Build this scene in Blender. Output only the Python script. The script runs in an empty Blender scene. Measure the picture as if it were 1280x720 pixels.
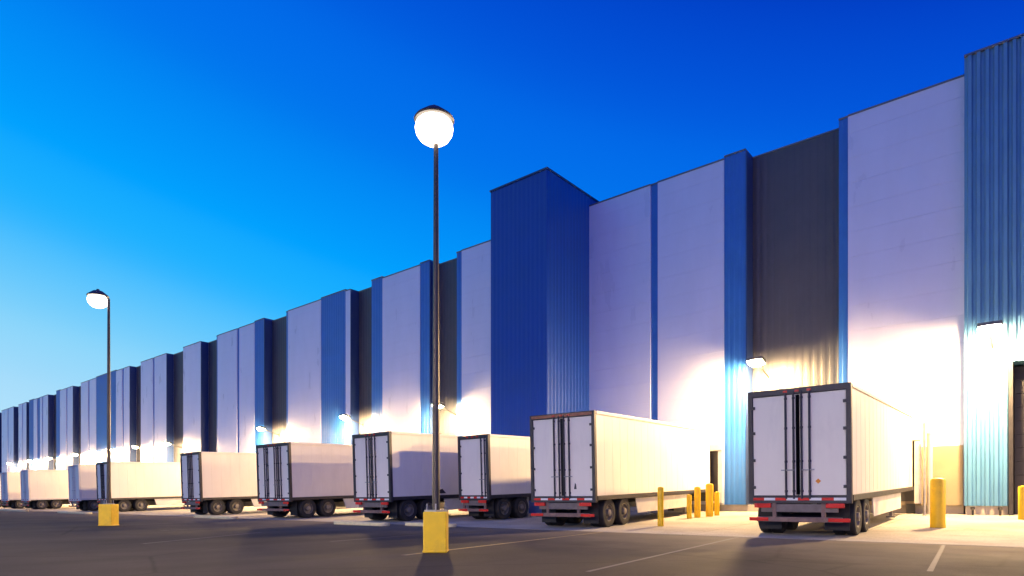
import bpy, bmesh, math, random
from mathutils import Vector, Matrix
random.seed(7)
S = bpy.context.scene
COL = S.collection
R = math.radians

# ------------------------------------------------------------------ materials
def new_mat(name):
    m = bpy.data.materials.new(name); m.use_nodes = True
    nt = m.node_tree; b = nt.nodes['Principled BSDF']
    return m, nt, b

def mat(name, col, rough=0.5, metal=0.0, var=0.12, scale=3.0, bump=0.0, bscale=20.0, stretch=(1, 1, 1), spec=0.5, dirt=None, dirt_amt=0.0):
    m, nt, b = new_mat(name)
    N, L = nt.nodes, nt.links
    tc = N.new('ShaderNodeTexCoord'); mp = N.new('ShaderNodeMapping'); mp.inputs['Scale'].default_value = stretch
    L.new(tc.outputs['Object'], mp.inputs['Vector'])
    nz = N.new('ShaderNodeTexNoise'); nz.inputs['Scale'].default_value = scale; nz.inputs['Detail'].default_value = 6
    L.new(mp.outputs[0], nz.inputs['Vector'])
    r = N.new('ShaderNodeValToRGB')
    r.color_ramp.elements[0].position = .3; r.color_ramp.elements[1].position = .7
    r.color_ramp.elements[0].color = tuple(c * (1 - var) for c in col) + (1,)
    r.color_ramp.elements[1].color = tuple(min(1, c * (1 + var)) for c in col) + (1,)
    L.new(nz.outputs['Fac'], r.inputs[0])
    out = r.outputs[0]
    if dirt:
        n2 = N.new('ShaderNodeTexNoise'); n2.inputs['Scale'].default_value = scale * .45; n2.inputs['Detail'].default_value = 9; n2.inputs['Roughness'].default_value = .7
        L.new(mp.outputs[0], n2.inputs['Vector'])
        r2 = N.new('ShaderNodeMapRange'); r2.inputs[1].default_value = .5; r2.inputs[2].default_value = .75; r2.inputs[4].default_value = dirt_amt
        L.new(n2.outputs['Fac'], r2.inputs[0])
        mx = N.new('ShaderNodeMix'); mx.data_type = 'RGBA'
        L.new(r2.outputs[0], mx.inputs[0]); L.new(out, mx.inputs[6]); mx.inputs[7].default_value = dirt + (1,)
        out = mx.outputs[2]
    L.new(out, b.inputs['Base Color'])
    rr = N.new('ShaderNodeMapRange'); rr.inputs[3].default_value = max(0, rough - .08); rr.inputs[4].default_value = min(1, rough + .08)
    L.new(nz.outputs['Fac'], rr.inputs[0]); L.new(rr.outputs[0], b.inputs['Roughness'])
    b.inputs['Metallic'].default_value = metal
    b.inputs['Specular IOR Level'].default_value = spec
    if bump:
        n3 = N.new('ShaderNodeTexNoise'); n3.inputs['Scale'].default_value = bscale; n3.inputs['Detail'].default_value = 5
        L.new(mp.outputs[0], n3.inputs['Vector'])
        bp = N.new('ShaderNodeBump'); bp.inputs['Strength'].default_value = bump; bp.inputs['Distance'].default_value = .03
        L.new(n3.outputs['Fac'], bp.inputs['Height']); L.new(bp.outputs[0], b.inputs['Normal'])
    return m

def emit(name, col, strength):
    m, nt, b = new_mat(name)
    b.inputs['Base Color'].default_value = (.8, .8, .8, 1)
    b.inputs['Emission Color'].default_value = col + (1,)
    b.inputs['Emission Strength'].default_value = strength
    return m

M = {}
M['white_panel'] = mat('white_panel', (.66, .67, .76), .30, .0, .03, 1.2, .02, 1.0, (1, 1, .3))
M['blue_panel'] = mat('blue_panel', (.022, .13, .43), .45, .0, .08, 1.0, .03, 2)
M['teal_panel'] = mat('teal_panel', (.085, .235, .41), .45, .0, .07, 1.0, .03, 2)
M['tower_blue'] = mat('tower_blue', (.001, .050, .30), .5, .0, .07, .8, .03, 2)
M['grey_panel'] = mat('grey_panel', (.062, .064, .072), .5, .0, .08, 1.0, .03, 2)
M['navy_trim'] = mat('navy_trim', (.02, .045, .14), .45, .0, .05)
M['coping'] = mat('coping', (.12, .13, .17), .4, .3, .05)
M['roof'] = mat('roof', (.25, .25, .26), .9)
M['concrete_wall'] = mat('concrete_wall', (.42, .38, .32), .85, 0, .12, 1.5, .15, 30, dirt=(.2, .16, .12), dirt_amt=.5)
M['tan_wall'] = mat('tan_wall', (.30, .24, .15), .8, 0, .08, 1.5, .1, 25, dirt=(.2, .15, .09), dirt_amt=.3)
M['kerb'] = mat('kerb', (.74, .64, .34), .85, 0, .1, 4, .2, 40)
M['door_dark'] = mat('door_dark', (.035, .033, .034), .55, 0, .1, 2)
M['rubber'] = mat('rubber', (.018, .018, .019), .8, 0, .2, 8, .1, 40)
M['steel_dark'] = mat('steel_dark', (.035, .033, .036), .5, .3, .2, 5)
M['frame_dark'] = mat('frame_dark', (.045, .042, .048), .45, .4, .15, 5)
M['galv'] = mat('galv', (.36, .35, .34), .45, .7, .15, 8)
M['rim'] = mat('rim', (.20, .185, .17), .5, .4, .15, 10)
M['trailer_white'] = mat('trailer_white', (.80, .745, .64), .38, 0, .03, 1.5, .02, 3, (1, 1, .35), dirt=(.42, .37, .32), dirt_amt=.22)
M['trailer_door'] = mat('trailer_door', (.82, .75, .64), .4, 0, .03, 1.5, .02, 3, (1, 1, .35), dirt=(.36, .32, .3), dirt_amt=.3)
M['skirt'] = mat('skirt', (.62, .6, .56), .5, 0, .06, 3, dirt=(.3, .26, .2), dirt_amt=.4)
M['sill'] = mat('sill', (.16, .13, .12), .6, .2, .25, 4)
M['rust_bar'] = mat('rust_bar', (.20, .12, .10), .6, .2, .3, 5)
M['rust_rail'] = mat('rust_rail', (.35, .14, .07), .6, .1, .3, 6)
M['red_lens'] = mat('red_lens', (.65, .03, .02), .25, 0, .05)
M['amber_lens'] = mat('amber_lens', (.8, .28, .03), .25, 0, .05)
M['tape_white'] = mat('tape_white', (.75, .72, .7), .35, 0, .05)
M['yellow'] = mat('yellow', (.84, .54, .004), .5, 0, .08, 4, .08, 30, dirt=(.33, .20, .03), dirt_amt=.6)
M['pole'] = mat('pole', (.065, .055, .048), .4, .6, .12, 6)
M['lamp_housing'] = mat('lamp_housing', (.09, .085, .08), .45, .5, .1, 6)
M['lens_pole'] = emit('lens_pole', (1.0, .84, .68), 7)
M['lens_flat'] = emit('lens_flat', (1.0, .78, .60), 6500)
M['lens_wall'] = emit('lens_wall', (1.0, .65, .29), 5200)

# asphalt
def asphalt():
    m, nt, b = new_mat('asphalt'); N, L = nt.nodes, nt.links
    tc = N.new('ShaderNodeTexCoord')
    def noise(sc, det=6, rough=.6, st=None):
        n = N.new('ShaderNodeTexNoise'); n.inputs['Scale'].default_value = sc; n.inputs['Detail'].default_value = det; n.inputs['Roughness'].default_value = rough
        if st:
            mp = N.new('ShaderNodeMapping'); mp.inputs['Scale'].default_value = st; L.new(tc.outputs['Object'], mp.inputs[0]); L.new(mp.outputs[0], n.inputs['Vector'])
        else: L.new(tc.outputs['Object'], n.inputs['Vector'])
        return n
    def ramp(src, p0, p1, c0, c1):
        r = N.new('ShaderNodeValToRGB'); e = r.color_ramp.elements
        e[0].position, e[1].position = p0, p1; e[0].color = c0 + (1,); e[1].color = c1 + (1,)
        L.new(src, r.inputs[0]); return r.outputs[0]
    def mul(a, c, f=1):
        x = N.new('ShaderNodeMix'); x.data_type = 'RGBA'; x.blend_type = 'MULTIPLY'; x.inputs[0].default_value = f
        L.new(a, x.inputs[6]); L.new(c, x.inputs[7]); return x.outputs[2]
    base = ramp(noise(.12, 5).outputs['Fac'], .3, .7, (.040, .033, .028), (.058, .048, .040))
    fine = ramp(noise(26, 4, .8).outputs['Fac'], .3, .7, (.62, .62, .62), (1.3, 1.3, 1.3))
    track = ramp(noise(.5, 4, .55, (1.4, .12, 1)).outputs['Fac'], .36, .62, (.70, .69, .69), (1.06, 1.06, 1.06))
    stain = ramp(noise(.33, 8, .7).outputs['Fac'], .58, .70, (1, 1, 1), (.62, .60, .58))
    vo = N.new('ShaderNodeTexVoronoi'); vo.feature = 'DISTANCE_TO_EDGE'; vo.inputs['Scale'].default_value = .16
    wv = N.new('ShaderNodeMixRGB'); wv.inputs[0].default_value = .12
    L.new(tc.outputs['Object'], wv.inputs[1]); L.new(noise(1.2, 6, .7).outputs['Color'], wv.inputs[2]); 
    mp = N.new('ShaderNodeMapping'); mp.inputs['Scale'].default_value = (1, 1, 0); L.new(wv.outputs[0], mp.inputs[0]); L.new(mp.outputs[0], vo.inputs['Vector'])
    crack = ramp(vo.outputs['Distance'], .002, .006, (.45, .44, .43), (1, 1, 1))
    c = mul(mul(mul(mul(base, fine, .8), track), stain), crack, .8)
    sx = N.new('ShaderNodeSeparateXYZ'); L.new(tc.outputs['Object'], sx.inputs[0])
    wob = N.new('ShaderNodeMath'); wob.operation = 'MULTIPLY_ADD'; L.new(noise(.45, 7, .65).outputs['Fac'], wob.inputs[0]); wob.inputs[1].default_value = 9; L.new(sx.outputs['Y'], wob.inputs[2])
    spill = N.new('ShaderNodeMapRange'); spill.interpolation_type = 'SMOOTHSTEP'; spill.inputs[1].default_value = 13; spill.inputs[2].default_value = 23; spill.inputs[4].default_value = .75; L.new(wob.outputs[0], spill.inputs[0])
    spill_mix = N.new('ShaderNodeMix'); spill_mix.data_type = 'RGBA'; L.new(spill.outputs[0], spill_mix.inputs[0]); L.new(c, spill_mix.inputs[6]); spill_mix.inputs[7].default_value = (.19, .155, .115, 1)  # lamp spill painted into the colour, lighter tan toward the docks
    c = spill_mix.outputs[2]
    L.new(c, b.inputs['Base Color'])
    rr = N.new('ShaderNodeMapRange'); rr.inputs[3].default_value = .7; rr.inputs[4].default_value = .95; b.inputs['Specular IOR Level'].default_value = .15
    L.new(noise(.6).outputs['Fac'], rr.inputs[0]); L.new(rr.outputs[0], b.inputs['Roughness'])
    bp = N.new('ShaderNodeBump'); bp.inputs['Strength'].default_value = .5; bp.inputs['Distance'].default_value = .01
    L.new(noise(45, 4, .8).outputs['Fac'], bp.inputs['Height']); L.new(bp.outputs[0], b.inputs['Normal'])
    return m
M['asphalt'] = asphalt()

def concrete():
    m, nt, b = new_mat('apron_concrete'); N, L = nt.nodes, nt.links
    tc = N.new('ShaderNodeTexCoord')
    n1 = N.new('ShaderNodeTexNoise'); n1.inputs['Scale'].default_value = .35; n1.inputs['Detail'].default_value = 8; n1.inputs['Roughness'].default_value = .65
    n2 = N.new('ShaderNodeTexNoise'); n2.inputs['Scale'].default_value = 18; n2.inputs['Detail'].default_value = 5
    for n in (n1, n2): L.new(tc.outputs['Object'], n.inputs['Vector'])
    r = N.new('ShaderNodeValToRGB'); e = r.color_ramp.elements
    e[0].position, e[1].position = .35, .68; e[0].color = (.25, .225, .185, 1); e[1].color = (.43, .395, .33, 1)
    L.new(n1.outputs['Fac'], r.inputs[0])
    r2 = N.new('ShaderNodeValToRGB'); e = r2.color_ramp.elements
    e[0].position, e[1].position = .3, .7; e[0].color = (.8, .8, .8, 1); e[1].color = (1.12, 1.12, 1.12, 1)
    L.new(n2.outputs['Fac'], r2.inputs[0])
    x = N.new('ShaderNodeMix'); x.data_type = 'RGBA'; x.blend_type = 'MULTIPLY'; x.inputs[0].default_value = 1
    L.new(r.outputs[0], x.inputs[6]); L.new(r2.outputs[0], x.inputs[7])
    br = N.new('ShaderNodeTexBrick'); br.offset = 0; br.inputs['Scale'].default_value = 1; br.inputs['Brick Width'].default_value = 4; br.inputs['Row Height'].default_value = 4
    br.inputs['Mortar Size'].default_value = .012; br.inputs['Color1'].default_value = br.inputs['Color2'].default_value = (1, 1, 1, 1); br.inputs['Mortar'].default_value = (.35, .33, .3, 1)
    L.new(tc.outputs['Object'], br.inputs['Vector'])
    y = N.new('ShaderNodeMix'); y.data_type = 'RGBA'; y.blend_type = 'MULTIPLY'; y.inputs[0].default_value = 1
    L.new(x.outputs[2], y.inputs[6]); L.new(br.outputs['Color'], y.inputs[7]); L.new(y.outputs[2], b.inputs['Base Color'])
    b.inputs['Roughness'].default_value = .85
    bp = N.new('ShaderNodeBump'); bp.inputs['Strength'].default_value = .3; bp.inputs['Distance'].default_value = .01
    L.new(n2.outputs['Fac'], bp.inputs['Height']); L.new(bp.outputs[0], b.inputs['Normal'])
    return m
M['apron'] = concrete()

def worn_paint(name, col, keep):
    m, nt, b = new_mat(name); N, L = nt.nodes, nt.links
    tc = N.new('ShaderNodeTexCoord'); n = N.new('ShaderNodeTexNoise'); n.inputs['Scale'].default_value = 5; n.inputs['Detail'].default_value = 8; n.inputs['Roughness'].default_value = .75
    L.new(tc.outputs['Object'], n.inputs['Vector'])
    r = N.new('ShaderNodeValToRGB'); e = r.color_ramp.elements
    e[0].position, e[1].position = keep - .08, keep + .1; e[0].color = (.13, .12, .11, 1); e[1].color = col + (1,)
    L.new(n.outputs['Fac'], r.inputs[0]); L.new(r.outputs[0], b.inputs['Base Color']); b.inputs['Roughness'].default_value = .75
    return m
M['paint_white'] = worn_paint('paint_white', (.105, .093, .078), .56)
M['paint_yellow'] = worn_paint('paint_yellow', (.34, .23, .05), .47)

# ------------------------------------------------------------------ mesh helpers
def box(bm, x0, x1, y0, y1, z0, z1, mx=None):
    vs = [bm.verts.new((x, y, z)) for z in (z0, z1) for y in (y0, y1) for x in (x0, x1)]
    for f in ((0, 2, 3, 1), (4, 5, 7, 6), (0, 1, 5, 4), (2, 6, 7, 3), (0, 4, 6, 2), (1, 3, 7, 5)):
        bm.faces.new([vs[i] for i in f])
    if mx is not None: bmesh.ops.transform(bm, matrix=mx, verts=vs)
    return vs

def prism(bm, pts, axis, a0, a1):
    """polygon (list of 2-D points) pulled along an axis"""
    def p(q, a):
        if axis == 'z': return (q[0], q[1], a)
        if axis == 'x': return (a, q[0], q[1])
        return (q[0], a, q[1])
    A = [bm.verts.new(p(q, a0)) for q in pts]; B = [bm.verts.new(p(q, a1)) for q in pts]
    n = len(pts)
    bm.faces.new(A); bm.faces.new(B[::-1])
    for i in range(n):
        bm.faces.new((A[i], B[i], B[(i + 1) % n], A[(i + 1) % n]))

def cyl(bm, p0, p1, r0, r1=None, n=20):
    r1 = r0 if r1 is None else r1
    p0, p1 = Vector(p0), Vector(p1); d = (p1 - p0)
    q = d.to_track_quat('Z', 'Y').to_matrix().to_4x4()
    mx = Matrix.Translation(p0) @ q
    A, B = [], []
    for i in range(n):
        a = 2 * math.pi * i / n
        A.append(bm.verts.new(mx @ Vector((r0 * math.cos(a), r0 * math.sin(a), 0))))
        B.append(bm.verts.new(mx @ Vector((r1 * math.cos(a), r1 * math.sin(a), d.length))))
    bm.faces.new(A[::-1]); bm.faces.new(B)
    for i in range(n): bm.faces.new((A[i], A[(i + 1) % n], B[(i + 1) % n], B[i]))

def lathe(bm, prof, axis_mx, n=28):
    rings = []
    for r, h in prof:
        if r < 1e-5: rings.append([bm.verts.new(axis_mx @ Vector((0, 0, h)))])
        else: rings.append([bm.verts.new(axis_mx @ Vector((r * math.cos(2 * math.pi * i / n), r * math.sin(2 * math.pi * i / n), h))) for i in range(n)])
    for a, b in zip(rings, rings[1:]):
        for i in range(n):
            j = (i + 1) % n
            if len(a) == 1 and len(b) == 1: continue
            if len(a) == 1: bm.faces.new((a[0], b[i], b[j]))
            elif len(b) == 1: bm.faces.new((a[i], b[0], a[j]))
            else: bm.faces.new((a[i], b[i], b[j], a[j]))

def obj(name, bm, m, parent=None, bevel=0, smooth=False, label=None):
    bmesh.ops.recalc_face_normals(bm, faces=bm.faces[:])
    me = bpy.data.meshes.new(name); bm.to_mesh(me); bm.free()
    me.materials.append(m)
    if smooth:
        me.polygons.foreach_set('use_smooth', [True] * len(me.polygons))
        try: me.set_sharp_from_angle(angle=R(38))
        except Exception: pass
    o = bpy.data.objects.new(name, me); COL.objects.link(o)
    if parent: o.parent = parent
    if bevel:
        b = o.modifiers.new('bevel', 'BEVEL'); b.width = bevel; b.segments = 2; b.limit_method = 'ANGLE'; b.angle_limit = R(40)
    if label: o['label'] = label
    return o

def tag(o, label=None, cat=None, group=None, kind=None):
    if label: o['label'] = label
    if cat: o['category'] = cat
    if group: o['group'] = group
    if kind: o['kind'] = kind
    return o

def thing(name, loc=(0, 0, 0), rot=(0, 0, 0)):
    o = bpy.data.objects.new(name, None); COL.objects.link(o); o.location = loc; o.rotation_euler = rot
    o.empty_display_size = .3
    return o

def children(o): return [c for c in bpy.data.objects if c.parent == o]

def copy_tree(o, parent=None):
    c = o.copy(); COL.objects.link(c)
    if parent: c.parent = parent
    for ch in children(o): copy_tree(ch, c)
    return c

NB = bmesh.new

# ------------------------------------------------------------------ ground
SLOPE, V0 = .0347, 18.2
def gz(y): return max(0.0, SLOPE * (y - V0))

bm = NB()
NX = [-700, -400, -200, -100, -50, -20, 0, 20, 60, 400, 700]
NY = [-700, -400, -60, -10, 0, 8, 15, 25, 60, 400, 700]
g = [[bm.verts.new((x, y, 0)) for x in NX] for y in NY]
for j in range(len(NY) - 1):
    for i in range(len(NX) - 1): bm.faces.new((g[j][i], g[j][i + 1], g[j + 1][i + 1], g[j + 1][i]))
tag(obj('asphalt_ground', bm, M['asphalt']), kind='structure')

bm = NB()   # concrete apron, ramps gently up to the dock wall
prism(bm, [(17.2, -.2), (17.2, .006), (V0, .010), (31.0, .010 + SLOPE * 12.8), (31.0, -.2)], 'x', -275, 18)
tag(obj('concrete_apron', bm, M['apron']), kind='structure')

def stripe(x0, y0, x1, y1, w, m):
    bm = NB(); d = Vector((x1 - x0, y1 - y0, 0)).normalized(); n = Vector((-d.y, d.x, 0)) * w / 2
    bm.faces.new([bm.verts.new(p) for p in (Vector((x0, y0, .005)) - n, Vector((x1, y1, .005)) - n, Vector((x1, y1, .005)) + n, Vector((x0, y0, .005)) + n)])
    return tag(obj('painted_line', bm, m), kind='structure')
stripe(-8.9, 7.6, -10.6, 17.1, .13, M['paint_yellow'])
stripe(-4.9, 7.5, -6.35, 17.1, .075, M['paint_white'])
stripe(-1.25, 10.6, -1.75, 17.1, .075, M['paint_white'])
stripe(-13.2, 9.0, -14.6, 17.1, .075, M['paint_white'])
stripe(-15.8, 5.8, -18.6, 10.2, .075, M['paint_white'])
stripe(-22.0, 8.6, -24.0, 14.6, .075, M['paint_white'])
stripe(-27.5, 8.6, -30.0, 15, .075, M['paint_white'])

# ------------------------------------------------------------------ warehouse
D, REC, ZB, H = 30.6, .8, .78, 17.6
segs = [(-2.44, -6.6, 'W'), (-6.6, -6.98, 'b'), (-6.98, -11.02, 'G'), (-11.02, -12.08, 'B'), (-12.08, -15.62, 'W'), (-15.62, -16.04, 'b'), (-16.04, -19.87, 'W'), (-23.77, -29.93, 'W'), (-29.93, -30.46, 'b'), (-30.46, -33.05, 'G'), (-33.05, -34.04, 'B'), (-34.04, -38.21, 'W'), (-38.21, -39.55, 'B'), (-39.55, -42.17, 'G'), (-42.17, -42.8, 'W'), (-42.8, -46.23, 'B'), (-46.23, -51.24, 'W'), (-51.24, -51.63, 'b'), (-51.63, -55.31, 'G'), (-55.31, -57.04, 'B'), (-57.04, -59.93, 'W'), (-59.93, -60.4, 'b'), (-60.4, -64.35, 'W'), (-64.35, -64.69, 'b'), (-64.69, -68.07, 'G'), (-68.07, -72.29, 'W'), (-72.29, -76.63, 'G'), (-76.63, -79.96, 'W'), (-79.96, -80.42, 'b'), (-80.42, -83.97, 'W'), (-83.97, -87.49, 'G'), (-87.49, -92.05, 'W'), (-92.05, -99.39, 'B'), (-99.39, -105.56, 'W'), (-105.56, -109.04, 'G'), (-109.04, -114.97, 'W'), (-114.97, -116.92, 'B'), (-116.92, -120.99, 'G'), (-120.99, -125.27, 'W'), (-125.27, -127.05, 'b'), (-127.05, -128.87, 'W'), (-128.87, -131.67, 'B'), (-131.67, -133.11, 'G'), (-133.11, -138.09, 'W'), (-138.09, -141.22, 'G'), (-141.22, -149.56, 'W')]
x = -149.56
k = 0
while x > -262:
    for w, t in ((3.6, 'G'), (6.2, 'W'), (1.6, 'B'), (5.4, 'W')):
        segs.append((x, x - w, t)); x -= w
XEND = x
split = []                    # the far white panels carry thin blue strips
for i, (a, b, t) in enumerate(segs):
    if t == 'W' and b < -87 and a - b > 4:
        q = a - (a - b) * (.42 if i % 2 else .62); split += [(a, q, 'W'), (q, q - .55, 'b'), (q - .55, b, 'W')]
    else: split.append((a, b, t))
segs = split

wh = thing('warehouse', (0, 0, 0))
tag(wh, 'long tall warehouse clad in alternating white, blue and dark grey vertical panels', 'warehouse')
bm = NB(); box(bm, XEND, 18, 31.62, 78, 0, 17.15); obj('building_shell', bm, M['roof'], wh)
bm = NB(); box(bm, XEND, -2.5, 30.72, 31.6, -.2, ZB - .004); obj('plinth', bm, M['concrete_wall'], wh)

def ribbed(bm, x0, x1, y, yb, z0, z1, pitch=.3, dep=.045):
    n = max(1, round((x1 - x0) / pitch)); p = (x1 - x0) / n
    pts = []
    for i in range(n):
        a = x0 + i * p
        pts += [(a, y + dep), (a + .32 * p, y + dep), (a + .46 * p, y), (a + .86 * p, y)]
    pts += [(x1, y + dep), (x1, yb), (x0, yb)]
    prism(bm, pts, 'z', z0, z1)

def flat_panel(bm, x0, x1, y, yb, z0, z1, pitch=1.07):
    pts = [(yb, z0), (y, z0)]
    z = z0 + pitch
    while z < z1 - .3:
        pts += [(y, z - .012), (y + .012, z - .004), (y + .012, z + .004), (y, z + .012)]; z += pitch
    pts += [(y, z1), (yb, z1)]
    prism(bm, pts, 'x', x0, x1)

def coping(p, x0, x1, y, yb, z1):
    bm = NB(); box(bm, x0, x1, y - .035, yb, z1 + .002, z1 + .07); obj('coping', bm, M['coping'], p)

G = .004
for i, (xr, xl, t) in enumerate(segs):
    bm = NB(); a, b = xl + G, xr - G
    if t == 'W':
        flat_panel(bm, a, b, D, 31.6, ZB, H); p = obj('wall_panel', bm, M['white_panel'], wh, label='white smooth wall panel'); y = D; top = H
    elif t == 'G':
        y = D + REC; top = H; ribbed(bm, a, b, y, 31.6, ZB, H, .33, .012); p = obj('wall_panel', bm, M['grey_panel'], wh, label='dark grey recessed wall panel')
    else:
        y = D + (.06 if t == 'b' else .02); top = H + (.12 if t == 'B' else 0)
        ribbed(bm, a, b, y, 31.6, ZB, top, .3, .014); p = obj('wall_panel', bm, M['blue_panel'], wh, label='blue ribbed wall panel')
    coping(p, a, b, y, 31.6, top)
    if t == 'G' and i + 1 < len(segs):
        bm = NB(); box(bm, xl + .006, xl + .07, D - .01, D + REC - .035, ZB, H + .05); obj('corner_trim', bm, M['navy_trim'], wh)

# stair tower standing out of the front
tx0, tx1, ty, th = -23.77, -19.87, 26.62, 18.15
bm = NB()
def ribline(p0, p1, n, dep, outward):
    out = []; p0, p1, o = Vector(p0), Vector(p1), Vector(outward)
    for i in range(n):
        for f, d in ((0, 0), (.34, 0), (.48, 1), (.86, 1)):
            out.append(tuple((p0.lerp(p1, (i + f) / n) + o * dep * d)[:2]))
    return out
pts = ribline((tx0, ty, 0), (tx1, ty, 0), 13, .012, (0, -1, 0)) + ribline((tx1, ty, 0), (tx1, 31.6, 0), 16, .012, (1, 0, 0)) + [(tx1, 31.6), (tx0, 31.6)] 
prism(bm, pts, 'z', .3, th)
tw = obj('stair_tower', bm, M['tower_blue'], wh, label='deep blue ribbed tower standing out of the front wall')
bm = NB(); box(bm, tx0 - .04, tx1 + .06, ty - .06, 31.6, th + .002, th + .09); obj('coping', bm, M['navy_trim'], tw)
bm = NB(); box(bm, tx0 + .05, tx1 - .05, ty + .05, 30.6, -.1, .296); obj('tower_base', bm, M['concrete_wall'], wh)

# blue bay standing out at the right, with the tall drive-in door
by, bh = 30.1, 18.07
for (a, b, z0) in ((-2.44, -1.08, ZB), (-1.08, 3.2, 6.15), (3.2, 16, ZB)):
    bm = NB(); ribbed(bm, a + G, b - G, by, 31.6, z0, bh, .25, .085); p = obj('wall_panel', bm, M['teal_panel'], wh, label='blue deeply ribbed wall panel of the right bay')
    coping(p, a + G, b - G, by, 31.6, bh)
bm = NB(); box(bm, -2.4, -1.1, by + .12, 31.6, -.2, ZB - .004); box(bm, 3.22, 15.9, by + .12, 31.6, -.2, ZB - .004); obj('plinth', bm, M['concrete_wall'], wh)
dd = NB(); z = .45
box(dd, -.95, 3.1, by + .95, 31.6, .3, 6.1)
for i in range(11):
    box(dd, -.93, 3.08, by + .91, by + .952, .42 + i * .515, .42 + i * .515 + .49)
dr = obj('drive_in_door', dd, M['door_dark'], wh, bevel=.008)
bm = NB(); box(bm, -1.075, -.955, by - .03, 31.5, .3, 6.14); box(bm, 3.105, 3.19, by - .03, 31.5, .3, 6.14); obj('door_frame', bm, M['steel_dark'], dr)

# beige lower wall right of the first trailer, and the dock doors
bm = NB(); box(bm, -6.5, -2.5, D - .06, D - .002, ZB, 3.15)
for q in (-5.6, -4.6, -3.5): pass
obj('lower_wall', bm, M['tan_wall'], wh, bevel=.01, label='beige concrete lower wall')
def dock(xc, w=2.7, z0=.95, z1=3.4):
    bm = NB(); box(bm, xc - w / 2, xc + w / 2, D - .075, D - .062, z0, z1); p = obj('dock_door', bm, M['door_dark'], wh)
    bm = NB(); box(bm, xc - w / 2 - .22, xc - w / 2, D - .34, D - .064, z0 - .1, z1); box(bm, xc + w / 2, xc + w / 2 + .22, D - .34, D - .064, z0 - .1, z1); box(bm, xc - w / 2 - .22, xc + w / 2 + .22, D - .36, D - .064, z1 + .002, z1 + .3)
    obj('dock_seal', bm, M['skirt'], p, bevel=.02)
    bm = NB(); box(bm, xc - w / 2, xc - w / 2 + .3, D - .2, D - .064, .45, z0 - .105); box(bm, xc + w / 2 - .3, xc + w / 2, D - .2, D - .064, .45, z0 - .105); obj('dock_bumper', bm, M['rubber'], p)

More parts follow.
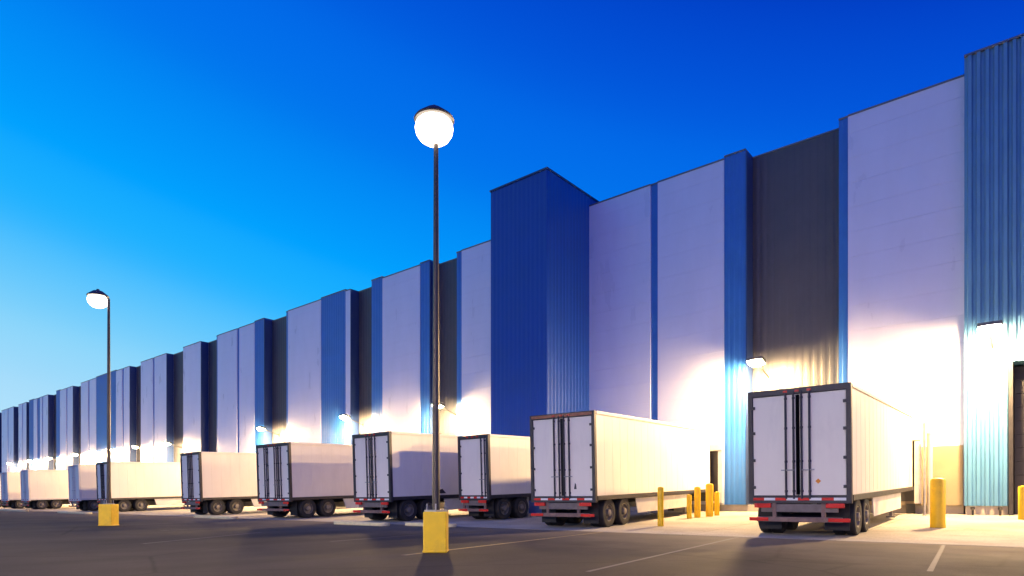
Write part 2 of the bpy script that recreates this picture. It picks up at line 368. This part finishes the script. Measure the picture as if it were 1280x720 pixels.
# ------------------------------------------------------------------ trailers
def make_trailer(L=11.9, W=2.55, zt=4.0, zf=1.0, doors=2, rail='frame_dark', skirt=True, frame='frame_dark'):
    r = thing('box_trailer')
    h = W / 2
    bm = NB(); box(bm, -h, h, .10, L, zf + .12, zt - .07)
    n = int(L / .61)
    for s in (-1, 1):
        for i in range(1, n):
            yy = .1 + (L - .1) * i / n
            box(bm, s * h - .004, s * h + .004, yy - .012, yy + .012, zf + .13, zt - .08)
    obj('cargo_box', bm, M['trailer_white'], r, bevel=.006)
    bm = NB()
    for s in (-1, 1):
        box(bm, s * (h + .008) - .03, s * (h + .008) + .03, .10, L + .01, zt - .11, zt - .002)
    box(bm, -h + .03, h - .03, L - .02, L + .02, zt - .1, zt - .004)
    obj('top_rail', bm, M['trailer_white'], r, bevel=.015)
    bm = NB()
    for s in (-1, 1): box(bm, s * (h + .012) - .03, s * (h + .012) + .03, .10, L + .012, zf - .03, zf + .118)
    obj('side_rail', bm, M[frame], r, bevel=.006)
    bm = NB()
    for s in (-1, 1): box(bm, s * (h - .035) - .06, s * (h - .035) + .06, -.05, .098, zf - .1, zt)
    box(bm, -h + .027, h - .027, -.048, .098, zt - .16, zt + .002)
    box(bm, -h + .027, h - .027, -.048, .098, zf - .1, zf + .10)
    obj('rear_frame', bm, M[frame], r, bevel=.008)
    if rail != 'frame_dark':
        bm = NB(); box(bm, -h + .06, h - .06, -.058, -.05, zt - .135, zt - .035); obj('header_strip', bm, M[rail], r)
    for q in (-.3, 0, .3):   # marker lights along the header
        bm = NB(); box(bm, q - .05, q + .05, -.085, -.0585, zt - .11, zt - .06); obj('marker_light', bm, M['red_lens'], r)
    w = (W - .19) / doors
    for d in range(doors):
        x0 = -h + .095 + d * w; x1 = x0 + w
        bm = NB(); box(bm, x0 + .012, x1 - .012, -.012, .05, zf + .115, zt - .175)
        p = obj('door', bm, M['trailer_door'], r, bevel=.006)
        inner = x1 if d < doors / 2 else x0; sgn = -1 if d < doors / 2 else 1
        for q in (.10, .30):
            xx = inner + sgn * q
            bm = NB(); cyl(bm, (xx, -.048, zf + .02), (xx, -.048, zt - .09), .03 if frame == 'frame_dark' else .015, n=10)
            for zz in (zf + .2, zf + 1.0, zf + 1.9, zt - .3): box(bm, xx - .035, xx + .035, -.052, -.013, zz, zz + .06)
            obj('lock_rod', bm, M[frame], p)
        bm = NB(); box(bm, inner + sgn * .08, inner + sgn * .42, -.074, -.052, zf + .78, zf + .815); obj('handle', bm, M['galv'], p)
        outer = x0 if d < doors / 2 else x1
        for zz in (zf + .3, zf + 1.05, zf + 1.8, zt - .5):
            bm = NB(); box(bm, outer - .07, outer + .07, -.058, -.014, zz, zz + .08); obj('hinge', bm, M[frame], p)
        bm = NB(); box(bm, inner - .05, inner + .05, -.016, -.0125, zf + .13, zt - .19)
        obj('door_seal', bm, M['rubber' if frame == 'frame_dark' else frame], p)
    for q in range(8):
        xa = -h + .1 + q * (W - .2) / 8
        bm = NB(); box(bm, xa, xa + (W - .2) / 8 - .004, -.053, -.0485, zf - .02, zf + .05)
        obj('reflective_strip', bm, M['tape_white'] if q % 2 else M['red_lens'], r, label='white reflective strip' if q % 2 else 'red reflective strip')
    # chassis
    bm = NB()
    for s in (-1, 1): box(bm, s * .5 - .07, s * .5 + .07, .1, L - .3, zf - .24, zf + .1)
    for yy in [.4 + .9 * i for i in range(int((L - .8) / .9))]: box(bm, -h + .02, h - .02, yy, yy + .08, zf - .03, zf + .09)
    obj('chassis', bm, M['steel_dark'], r)
    bm = NB()   # underride guard
    box(bm, -h + .2, h - .2, -.1, .0, .40, .53)
    for s in (-1, 1): box(bm, s * .62 - .05, s * .62 + .05, -.04, .05, .42, zf - .05)
    obj('underride_guard', bm, M['rust_bar'], r, bevel=.01)
    bm = NB(); box(bm, -h + .3, h - .3, -.03, .03, .66, zf - .12); obj('rear_sill', bm, M['sill'], r, bevel=.01)
    for s in (-1, 1):
        bm = NB(); box(bm, s * (h - .36) - .22, s * (h - .36) + .22, -.105, -.03, .78, .90); obj('tail_light', bm, M['red_lens'], r, bevel=.012)
        bm = NB(); box(bm, s * (h - .26) - .26, s * (h - .26) + .26, -.125, -.102, .42, .515); obj('reflector', bm, M['red_lens'], r, bevel=.008)
        bm = NB(); box(bm, s * (h - .42) - .30, s * (h - .42) + .30, .42, .435, .16, zf - .06); obj('mudflap', bm, M['rubber'], r)
    # wheels
    for ya in (1.05, 2.30):
        for s in (-1, 1):
            mx = Matrix.Translation((s * (h - .02), ya, .5)) @ Matrix.Rotation(s * math.pi / 2, 4, 'Y')
            bm = NB(); lathe(bm, [(.29, -.58), (.47, -.58), (.50, -.55), (.50, -.33), (.46, -.30), (.46, -.27), (.50, -.24), (.50, -.03), (.47, 0), (.31, 0), (.29, -.02), (.29, -.58)], mx, 32)
            t = obj('wheel', bm, M['rubber'], r, smooth=True)
            bm = NB(); lathe(bm, [(.288, -.1), (.288, -.008), (.27, -.012), (.25, -.10), (.13, -.12), (.12, .02), (.05, .04), (0, .04)], mx, 28)
            for q in range(10):
                a = 2 * math.pi * q / 10
                p0 = mx @ Vector((.19 * math.cos(a), .19 * math.sin(a), -.115)); p1 = mx @ Vector((.19 * math.cos(a), .19 * math.sin(a), -.07)); cyl(bm, p0, p1, .016, n=8)
            obj('rim', bm, M['rim'], t, smooth=True)
        bm = NB(); cyl(bm, (-h + .1, ya, .5), (h - .1, ya, .5), .07, n=12); box(bm, -.6, -.45, ya - .25, ya + .25, .55, zf - .2); box(bm, .45, .6, ya - .25, ya + .25, .55, zf - .2); obj('axle', bm, M['steel_dark'], r)
    if skirt:
        for s in (-1, 1):
            bm = NB(); prism(bm, [(3.5, .38), (3.3, zf - .05), (L - 2.9, zf - .05), (L - 2.9, .38)], 'x', s * (h - .05) - .015, s * (h - .05) + .015); obj('side_skirt', bm, M['skirt'], r)
    for s in (-1, 1):
        yl = L - 2.4
        bm = NB(); box(bm, s * min(.85, h - .12) - .075, s * min(.85, h - .12) + .075, yl - .07, yl + .07, .42, zf - .05); box(bm, s * min(.85, h - .12) - .055, s * min(.85, h - .12) + .055, yl - .05, yl + .05, .06, .42); box(bm, s * min(.85, h - .12) - .15, s * min(.85, h - .12) + .15, yl - .13, yl + .13, .0, .06)
        obj('landing_leg', bm, M['galv'], r, bevel=.008)
    bm = NB(); cyl(bm, (-min(.85, h - .12), L - 2.4, .75), (min(.85, h - .12), L - 2.4, .75), .03, n=8)
    for s in (-1, 1): box(bm, s * .55 - .03, s * .55 + .03, L - 2.4, L - 1.8, .78, .84)
    obj('leg_brace', bm, M['steel_dark'], r)
    return r

GT = 'white box trailers parked in a row at the loading docks'
base = make_trailer()
red = make_trailer(rail='rust_rail')
wide = make_trailer(W=3.15, doors=3)
short = make_trailer(L=8.0)
pale = make_trailer(frame='skirt')
pup = make_trailer(L=5.2, W=1.75, zt=3.75, doors=1, skirt=False)
def put(src, used, xr, y, w, rot, label):
    o = src if not used else copy_tree(src)
    c, s = math.cos(R(rot)), math.sin(R(rot))
    o.location = (xr - w / 2 * c, y, gz(y) + .012 - (w / 2) * s * 0)
    o.rotation_euler = (math.atan(SLOPE), 0, R(rot))
    tag(o, label, 'trailer', GT)
    return o
A = put(base, 0, -3.85, 18.2, 2.55, 1.4, 'rightmost and largest white trailer, pale rear doors in a black frame, red bumper lights')
B = put(red, 0, -11.67, 18.3, 2.55, 4.6, 'white trailer with a rusty red strip over its rear doors, yellow bollards alongside')
Pu = put(pup, 0, -18.45, 20.6, 1.75, 1.0, 'short narrow white trailer just left of the one with the rusty red strip')
Cc = put(short, 0, -22.1, 18.2, 2.55, 1.0, 'white trailer whose side is crossed by the tall nearer lamp post')
Dd = put(wide, 0, -30.2, 18.2, 3.15, 1.0, 'wide white trailer with three rear door panels and a shaded long side')
Ee = put(base, 1, -40.4, 18.2, 2.55, 1.0, 'white trailer with a plain cream lit side, directly left of the wide three door trailer')
Ff = put(base, 1, -56.6, 18.4, 2.55, 1.0, 'white trailer whose rear stands behind the far lamp post')
Gg = put(pale, 0, -62.9, 18.2, 2.55, 1.0, 'white trailer with a narrow lit side, first one left of the far lamp post')
Hh = put(pale, 1, -78.0, 18.2, 2.55, 1.0, 'distant white trailer with a long side, second one left of the far lamp post')
Ii = put(pale, 1, -86.0, 18.2, 2.55, 1.0, 'distant white trailer near the left edge, third one left of the far lamp post')
Jj = put(pale, 1, -96.0, 18.2, 2.55, 1.0, 'farthest white trailer, a sliver at the left edge of the row')
# marks on the rear doors / sides
def decal(p, name, m, pts, y=None, x=None, label=None):
    bm = NB()
    if y is not None: prism(bm, pts, 'y', y - .004, y)
    else: prism(bm, pts, 'x', x, x + .004)
    obj(name, bm, m, p, label=label)
decal(A, 'sticker', M['amber_lens'], [(.50, 1.42), (.57, 1.49), (.50, 1.56), (.43, 1.49)], y=-.014)
decal(B, 'sticker', M['frame_dark'], [(.46, 1.36), (.56, 1.36), (.54, 1.52), (.5, 1.58)], y=-.014)
decal(Cc, 'placard', M['frame_dark'], [(2.6, 1.2), (3.4, 1.2), (3.15, 1.42), (2.95, 1.36)], x=1.29)
for t in (A, B, Dd, Ee, Ff, Gg, Hh, Ii, Jj):
    pass
for xc in (-5.45, -13.6, -36.6, -32.2, -42.2, -58.4, -64.6, -79.8, -88.0, -98.0): dock(xc)

# ------------------------------------------------------------------ wall lamps
def make_wall_lamp():
    r = thing('wall_lamp')
    bm = NB()    # visor housing, tilted out
    tilt = Matrix.Rotation(R(-9), 4, 'X')
    box(bm, -.36, .36, -.27, .27, .035, .17, tilt)
    box(bm, -.36, -.335, -.27, .27, -.03, .034, tilt); box(bm, .335, .36, -.27, .27, -.03, .034, tilt); box(bm, -.334, .334, .245, .27, -.03, .034, tilt)
    obj('housing', bm, M['lamp_housing'], r, bevel=.012)
    bm = NB(); lathe(bm, [(.30, .03), (.30, -.03), (.28, -.09), (.20, -.15), (.10, -.18), (0, -.188)], tilt @ Matrix.Diagonal((1.05, .76, 1, 1)), 28)
    obj('lens', bm, M['lens_wall'], r, smooth=True)
    return r
def arm(r, dy):
    bm = NB(); cyl(bm, (0, .22, -.02), (0, dy, -.45), .035, n=10); box(bm, -.12, .12, dy - .03, dy - .002, -.65, -.25); obj('bracket_arm', bm, M['lamp_housing'], r)
GW = 'floodlights along the warehouse front'
def wall_y(x):
    if x > -2.44: return by
    for xr, xl, t in segs:
        if xl <= x <= xr: return D + REC if t == 'G' else D
    return D
wl0 = None
spots = [(-1.56, 7.15, 'floodlight on the blue ribbed wall at the right, above the tall dark door'),
         (-10.2, 7.3, 'floodlight on a long black bracket just above the rightmost white trailer'),
         (-31.2, 7.3, 'floodlight on the dark grey panel right beside the nearer lamp post'),
         (-41.6, 7.4, 'floodlight in front of a narrow white strip, second floodlight left of the nearer lamp post'),
         (-54.1, 7.4, 'floodlight over the left end of the wide three door trailer'),
         (-74.0, 7.2, 'floodlight on the dark grey panel above the left edge of the plain cream lit trailer'),
         (-83.0, 7.3, 'floodlight right of the far lamp post, above the trailer parked behind that post'),
         (-91.5, 7.4, 'floodlight close behind the far lamp post'),
         (-98.3, 7.4, 'floodlight directly left of the far lamp post'),
         (-104.5, 7.4, 'second floodlight to the left of the far lamp post'),
         (-116.6, 7.4, 'third floodlight from the left edge of the photo'),
         (-127.2, 7.4, 'second floodlight from the left edge of the photo'),
         (-139.6, 7.4, 'leftmost floodlight on the far end of the warehouse'),
         (8.5, 7.15, 'added floodlight, out of view on the blue wall right of the tall dark door')]  # last one is added out of view for its light
for i, (x, z, lab) in enumerate(spots):
    if wl0 is None: o = wl0 = make_wall_lamp(); first = o
    else:
        o = bpy.data.objects.new('wall_lamp', None); COL.objects.link(o)
        for ch in list(children(first)):
            if ch.name.startswith('bracket'): continue
            c = ch.copy(); COL.objects.link(c); c.parent = o
    wy = wall_y(x); y = (by - 1.45) if wy == by else D - .95
    o.location = (x, y, z); arm(o, wy - y)
    tag(o, lab, 'floodlight', GW)

# ------------------------------------------------------------------ lamp posts
def lamp_post(x, y, h, bw, bh_, lab, heads, flat=False, turn=0, off=.42, top=False):
    r = thing('lamp_post', (x, y, 0))
    bm = NB(); box(bm, -bw / 2, bw / 2, -bw / 2, bw / 2, 0, bh_)
    box(bm, -bw / 2 - .012, bw / 2 + .012, -bw / 2 - .012, bw / 2 + .012, 0, .05)
    obj('concrete_base', bm, M['yellow'], r, bevel=.02).rotation_euler = (0, 0, turn)
    bm = NB(); box(bm, -.16, .16, -.16, .16, bh_, bh_ + .03)
    for sx in (-1, 1):
        for sy in (-1, 1): cyl(bm, (sx * .12, sy * .12, bh_ + .03), (sx * .12, sy * .12, bh_ + .15), .014, n=8)
    obj('base_plate', bm, M['galv'], r)
    bm = NB(); cyl(bm, (0, 0, bh_ + .03), (0, 0, h - (.33 if top else 0)), .075, .045, 20); obj('pole', bm, M['pole'], r, smooth=True)
    for (ax, ay) in heads:
        d = Vector((ax, ay, 0)).normalized()
        bm = NB()
        if top: cyl(bm, (0, 0, h - .37), (0, 0, h - .30), .07, .10, n=16)
        else: cyl(bm, (0, 0, h - .02), d * (off - .05) + Vector((0, 0, h + .30)), .032, n=12); obj('arm', bm, M['pole'], r)
        if flat:
            mx = Matrix.Translation(d * .52 + Vector((0, 0, h))) @ d.to_track_quat('X', 'Z').to_matrix().to_4x4()
            bm = NB(); box(bm, -.36, .36, -.28, .28, .0, .12, mx); hd = obj('lamp_head', bm, M['lamp_housing'], r, bevel=.02)
            bm = NB(); box(bm, -.32, .32, -.24, .24, -.012, -.002, mx); obj('lens', bm, M['lens_flat'], hd); continue
        mx = Matrix.Translation(d * off + Vector((0, 0, h - .05)))
        bm = NB(); lathe(bm, [(0, .44), (.05, .43), (.06, .38), (.17, .35), (.36, .20), (.385, .16), (.37, .14), (.12, .14), (.12, .10), (0, .10)], mx, 32)
        hd = obj('lamp_head', bm, M['lamp_housing'], r, smooth=True)
        bm = NB(); lathe(bm, [(.30, .136), (.35, .08), (.365, 0), (.345, -.10), (.28, -.20), (.18, -.27), (.09, -.295), (0, -.30)], mx, 32)
        obj('lens', bm, M['lens_pole'], hd, smooth=True)
    tag(r, lab, 'lamp post', 'parking lot lamp posts')
    return r
c40, s40, YAWB = .7676, .641, R(40)
lamp_post(-9.01, 8.51, 8.18, .44, .78, 'tall dark lamp post on a yellow block in the middle foreground', [(-c40 * .6 + s40 * .4, -s40 * .6 - c40 * .4)], turn=YAWB, off=.04, top=True)
lamp_post(-28.11, 9.09, 8.85, .5, .84, 'farther lamp post at left with one lamp head reaching left, on a yellow block', [(-c40, -s40)], turn=YAWB)
# unseen lamp posts added behind the camera to brighten rear doors and yellow bases
for xx, lab in ((-28.1, 'westernmost added lamp post of the unseen row behind the photographer'), (-9.0, 'middle added lamp post of the unseen row behind the photographer'), (10.1, 'easternmost added lamp post of the unseen row behind the photographer')):
    lamp_post(xx, -20.0, 9.0, .46, .8, lab, [(1, 0), (-1, 0)], flat=True)

# ------------------------------------------------------------------ bollards, posts, kerbs
def bollard(x, y, h, r_, lab):
    z = gz(y) + .012
    bm = NB(); lathe(bm, [(0, 0), (r_, 0), (r_, h - r_ * .55), (r_ * .86, h - r_ * .22), (r_ * .5, h - .02), (0, h)], Matrix.Translation((0, 0, 0)), 24)
    o = obj('bollard', bm, M['yellow'], None, smooth=True); o.location = (x, y, z)
    tag(o, lab, 'bollard', 'yellow safety bollards on the dock apron'); return o
bollard(-2.50, 22.9, 1.5, .20, 'thick yellow bollard right of the rightmost trailer')
bollard(-10.3, 20.4, 1.38, .105, 'tall slim yellow bollard standing nearest the rear of the trailer with the red strip')
bollard(-11.2, 24.7, 1.0, .10, 'short yellow bollard, second back along the trailer with the red strip')
bollard(-11.2, 25.5, 1.3, .13, 'yellow bollard third back along the trailer with the red strip, taller than its neighbour')
bollard(-11.05, 26.4, 1.42, .16, 'stoutest yellow bollard of the cluster, fourth back beside the dark dock opening')
bollard(-11.05, 27.2, 1.05, .11, 'last yellow bollard of the cluster, closest to the warehouse wall')
bollard(-.62, 27.6, 1.15, .12, 'yellow bollard at the right edge in front of the tall dark door')

def post(name, x, y, h, r_, m, lab, cat):
    bm = NB(); cyl(bm, (0, 0, 0), (0, 0, h), r_, n=16); box(bm, -r_ * 1.6, r_ * 1.6, -r_ * 1.6, r_ * 1.6, -.05, .03); lathe(bm, [(r_ * 1.12, h - .02), (r_ * 1.12, h + .03), (0, h + .06)], Matrix.Identity(4), 16)
    o = obj(name, bm, m, None, smooth=True); o.location = (x, y, gz(y) + .012); return tag(o, lab, cat)
post('guard_post', -3.62, 29.2, 3.55, .045, M['galv'], 'thin tall grey post at the front right corner of the rightmost trailer', 'post')
post('guard_post', -3.55, 30.1, 3.2, .10, M['concrete_wall'], 'thick beige post against the wall beside the rightmost trailer', 'post')
for x, lab in ((-2.15, 'small dark pipe stub under the left edge of the blue ribbed wall'), (-1.32, 'small dark pipe stub just left of the tall dark door')):
    bm = NB(); cyl(bm, (0, 0, 0), (0, 0, .3), .04, n=12); cyl(bm, (0, 0, .26), (.02, -.18, .20), .035, n=12); cyl(bm, (0, -.02, .22), (0, -.02, .32), .07, n=12)
    o = obj('pipe_stub', bm, M['steel_dark'], None, smooth=True); o.location = (x, 29.9, gz(29.9) + .012); tag(o, lab, 'pipe')

def kerb(x0, x1, y, w, lab):
    bm = NB(); h = .13; n = 8
    pts = [(x0, 0), (x1, 0)]
    L_ = x1 - x0; pts = []
    for i in range(n + 1):
        a = -math.pi / 2 + math.pi * i / n; pts.append((L_ / 2 - w / 2 + w / 2 * math.cos(a), w / 2 * math.sin(a)))
    for i in range(n + 1):
        a = math.pi / 2 + math.pi * i / n; pts.append((-L_ / 2 + w / 2 + w / 2 * math.cos(a), w / 2 * math.sin(a)))
    prism(bm, pts, 'z', .0, h)
    o = obj('concrete_kerb', bm, M['kerb'], None, bevel=.02); o.location = ((x0 + x1) / 2, y, .002)
    tag(o, lab, 'kerb', 'pale concrete kerb islands in front of the trailers')
kerb(-22.6, -19.3, 15.7, .5, 'pale round ended kerb strip just left of the nearer lamp post')
kerb(-19.2, -16.6, 16.6, .5, 'pale round ended kerb strip just right of the nearer lamp post')
kerb(-37.0, -32.6, 16.4, .5, 'pale round ended kerb strip left of the wide three door trailer')
kerb(-58.5, -52.0, 15.6, .5, 'pale round ended kerb strip by the far lamp post')
kerb(-78.0, -68.0, 15.6, .5, 'pale round ended kerb strip at the far left')

# ------------------------------------------------------------------ sky, sun, camera
YAW = math.atan2(.641, .7676)
fwd = Vector((-math.sin(YAW), math.cos(YAW), 0)); rgt = Vector((math.cos(YAW), math.sin(YAW), 0))
w = bpy.data.worlds.new('World'); S.world = w; w.use_nodes = True
nt = w.node_tree; N, L = nt.nodes, nt.links
bg = N['Background']; bg.inputs['Strength'].default_value = 1.0
tc = N.new('ShaderNodeTexCoord')
def dot(v):
    d = N.new('ShaderNodeVectorMath'); d.operation = 'DOT_PRODUCT'; d.inputs[1].default_value = v; L.new(tc.outputs['Generated'], d.inputs[0]); return d.outputs['Value']
def math_(op, a, b):
    m = N.new('ShaderNodeMath'); m.operation = op
    for i, q in enumerate((a, b)):
        if isinstance(q, (int, float)): m.inputs[i].default_value = q
        else: L.new(q, m.inputs[i])
    return m.outputs[0]
west = (rgt * 1.0)   # the afterglow lies to the left, so brightness falls off to the right
t = math_('ADD', dot((0, 0, 1)), math_('MULTIPLY', dot(tuple(west)), .25))
t = math_('ADD', math_('MULTIPLY', t, .8), .12)
cr = N.new('ShaderNodeValToRGB'); L.new(t, cr.inputs[0])
cr.color_ramp.interpolation = 'CARDINAL'
stops = [(.0, (.52, .80, .98)), (.116, (.38, .72, .97)), (.183, (.22, .64, .97)), (.26, (.05, .49, 1.0)), (.34, (.002, .37, 1.0)), (.45, (.0, .215, .88)), (.55, (.0, .125, .77)), (.65, (.0, .052, .57)), (.8, (.0, .022, .38)), (1.0, (.0, .015, .3))]
e = cr.color_ramp.elements
while len(e) < len(stops): e.new(.5)
for q, (p, c) in zip(e, stops): q.position = p; q.color = c + (1,)
# opposite the afterglow (behind the camera) the twilight is a pale mauve
bk = N.new('ShaderNodeMapRange'); bk.interpolation_type = 'SMOOTHSTEP'; bk.inputs[1].default_value = .15; bk.inputs[2].default_value = .9
L.new(dot(tuple(-fwd)), bk.inputs[0])
mx = N.new('ShaderNodeMix'); mx.data_type = 'RGBA'; L.new(bk.outputs[0], mx.inputs[0]); L.new(cr.outputs[0], mx.inputs[6]); mx.inputs[7].default_value = (.10, .23, 1.2, 1)
sky = N.new('ShaderNodeTexSky'); sky.sky_type = 'NISHITA'; sky.sun_disc = False; sky.sun_elevation = R(2); sky.sun_rotation = R(200)
sm = N.new('ShaderNodeVectorMath'); sm.operation = 'SCALE'; sm.inputs['Scale'].default_value = .001; L.new(sky.outputs[0], sm.inputs[0])
ad = N.new('ShaderNodeVectorMath'); ad.operation = 'ADD'; L.new(mx.outputs[2], ad.inputs[0]); L.new(sm.outputs[0], ad.inputs[1])
L.new(ad.outputs[0], bg.inputs['Color'])

sd = bpy.data.lights.new('sun', 'SUN'); sd.energy = .04; sd.angle = R(40); sd.color = (1, .8, .75)
so = bpy.data.objects.new('sun', sd); COL.objects.link(so); so.rotation_euler = Vector((-.35, .9, -.28)).to_track_quat('-Z', 'Y').to_euler()

cd = bpy.data.cameras.new('camera'); cam = bpy.data.objects.new('camera', cd); COL.objects.link(cam)
cam.location = (0, 0, 1.0); cam.rotation_euler = (R(90), 0, YAW)
cd.sensor_width = 36; cd.lens = 36 * 800 / 1280; cd.shift_y = (625 - 360) / 1280
cd.clip_start = .1; cd.clip_end = 6000
S.camera = cam
S.view_settings.view_transform = 'Standard'; S.view_settings.look = 'None'; S.view_settings.exposure = 0; S.view_settings.gamma = 1
S.render.engine = 'CYCLES'
cy = S.cycles
cy.use_denoising = True
try: cy.denoiser = 'OPENIMAGEDENOISE'
except Exception: pass
cy.sample_clamp_indirect = 4; cy.max_bounces = 6; cy.diffuse_bounces = 3; cy.caustics_reflective = False; cy.caustics_refractive = False
try: cy.use_light_tree = True
except Exception: pass
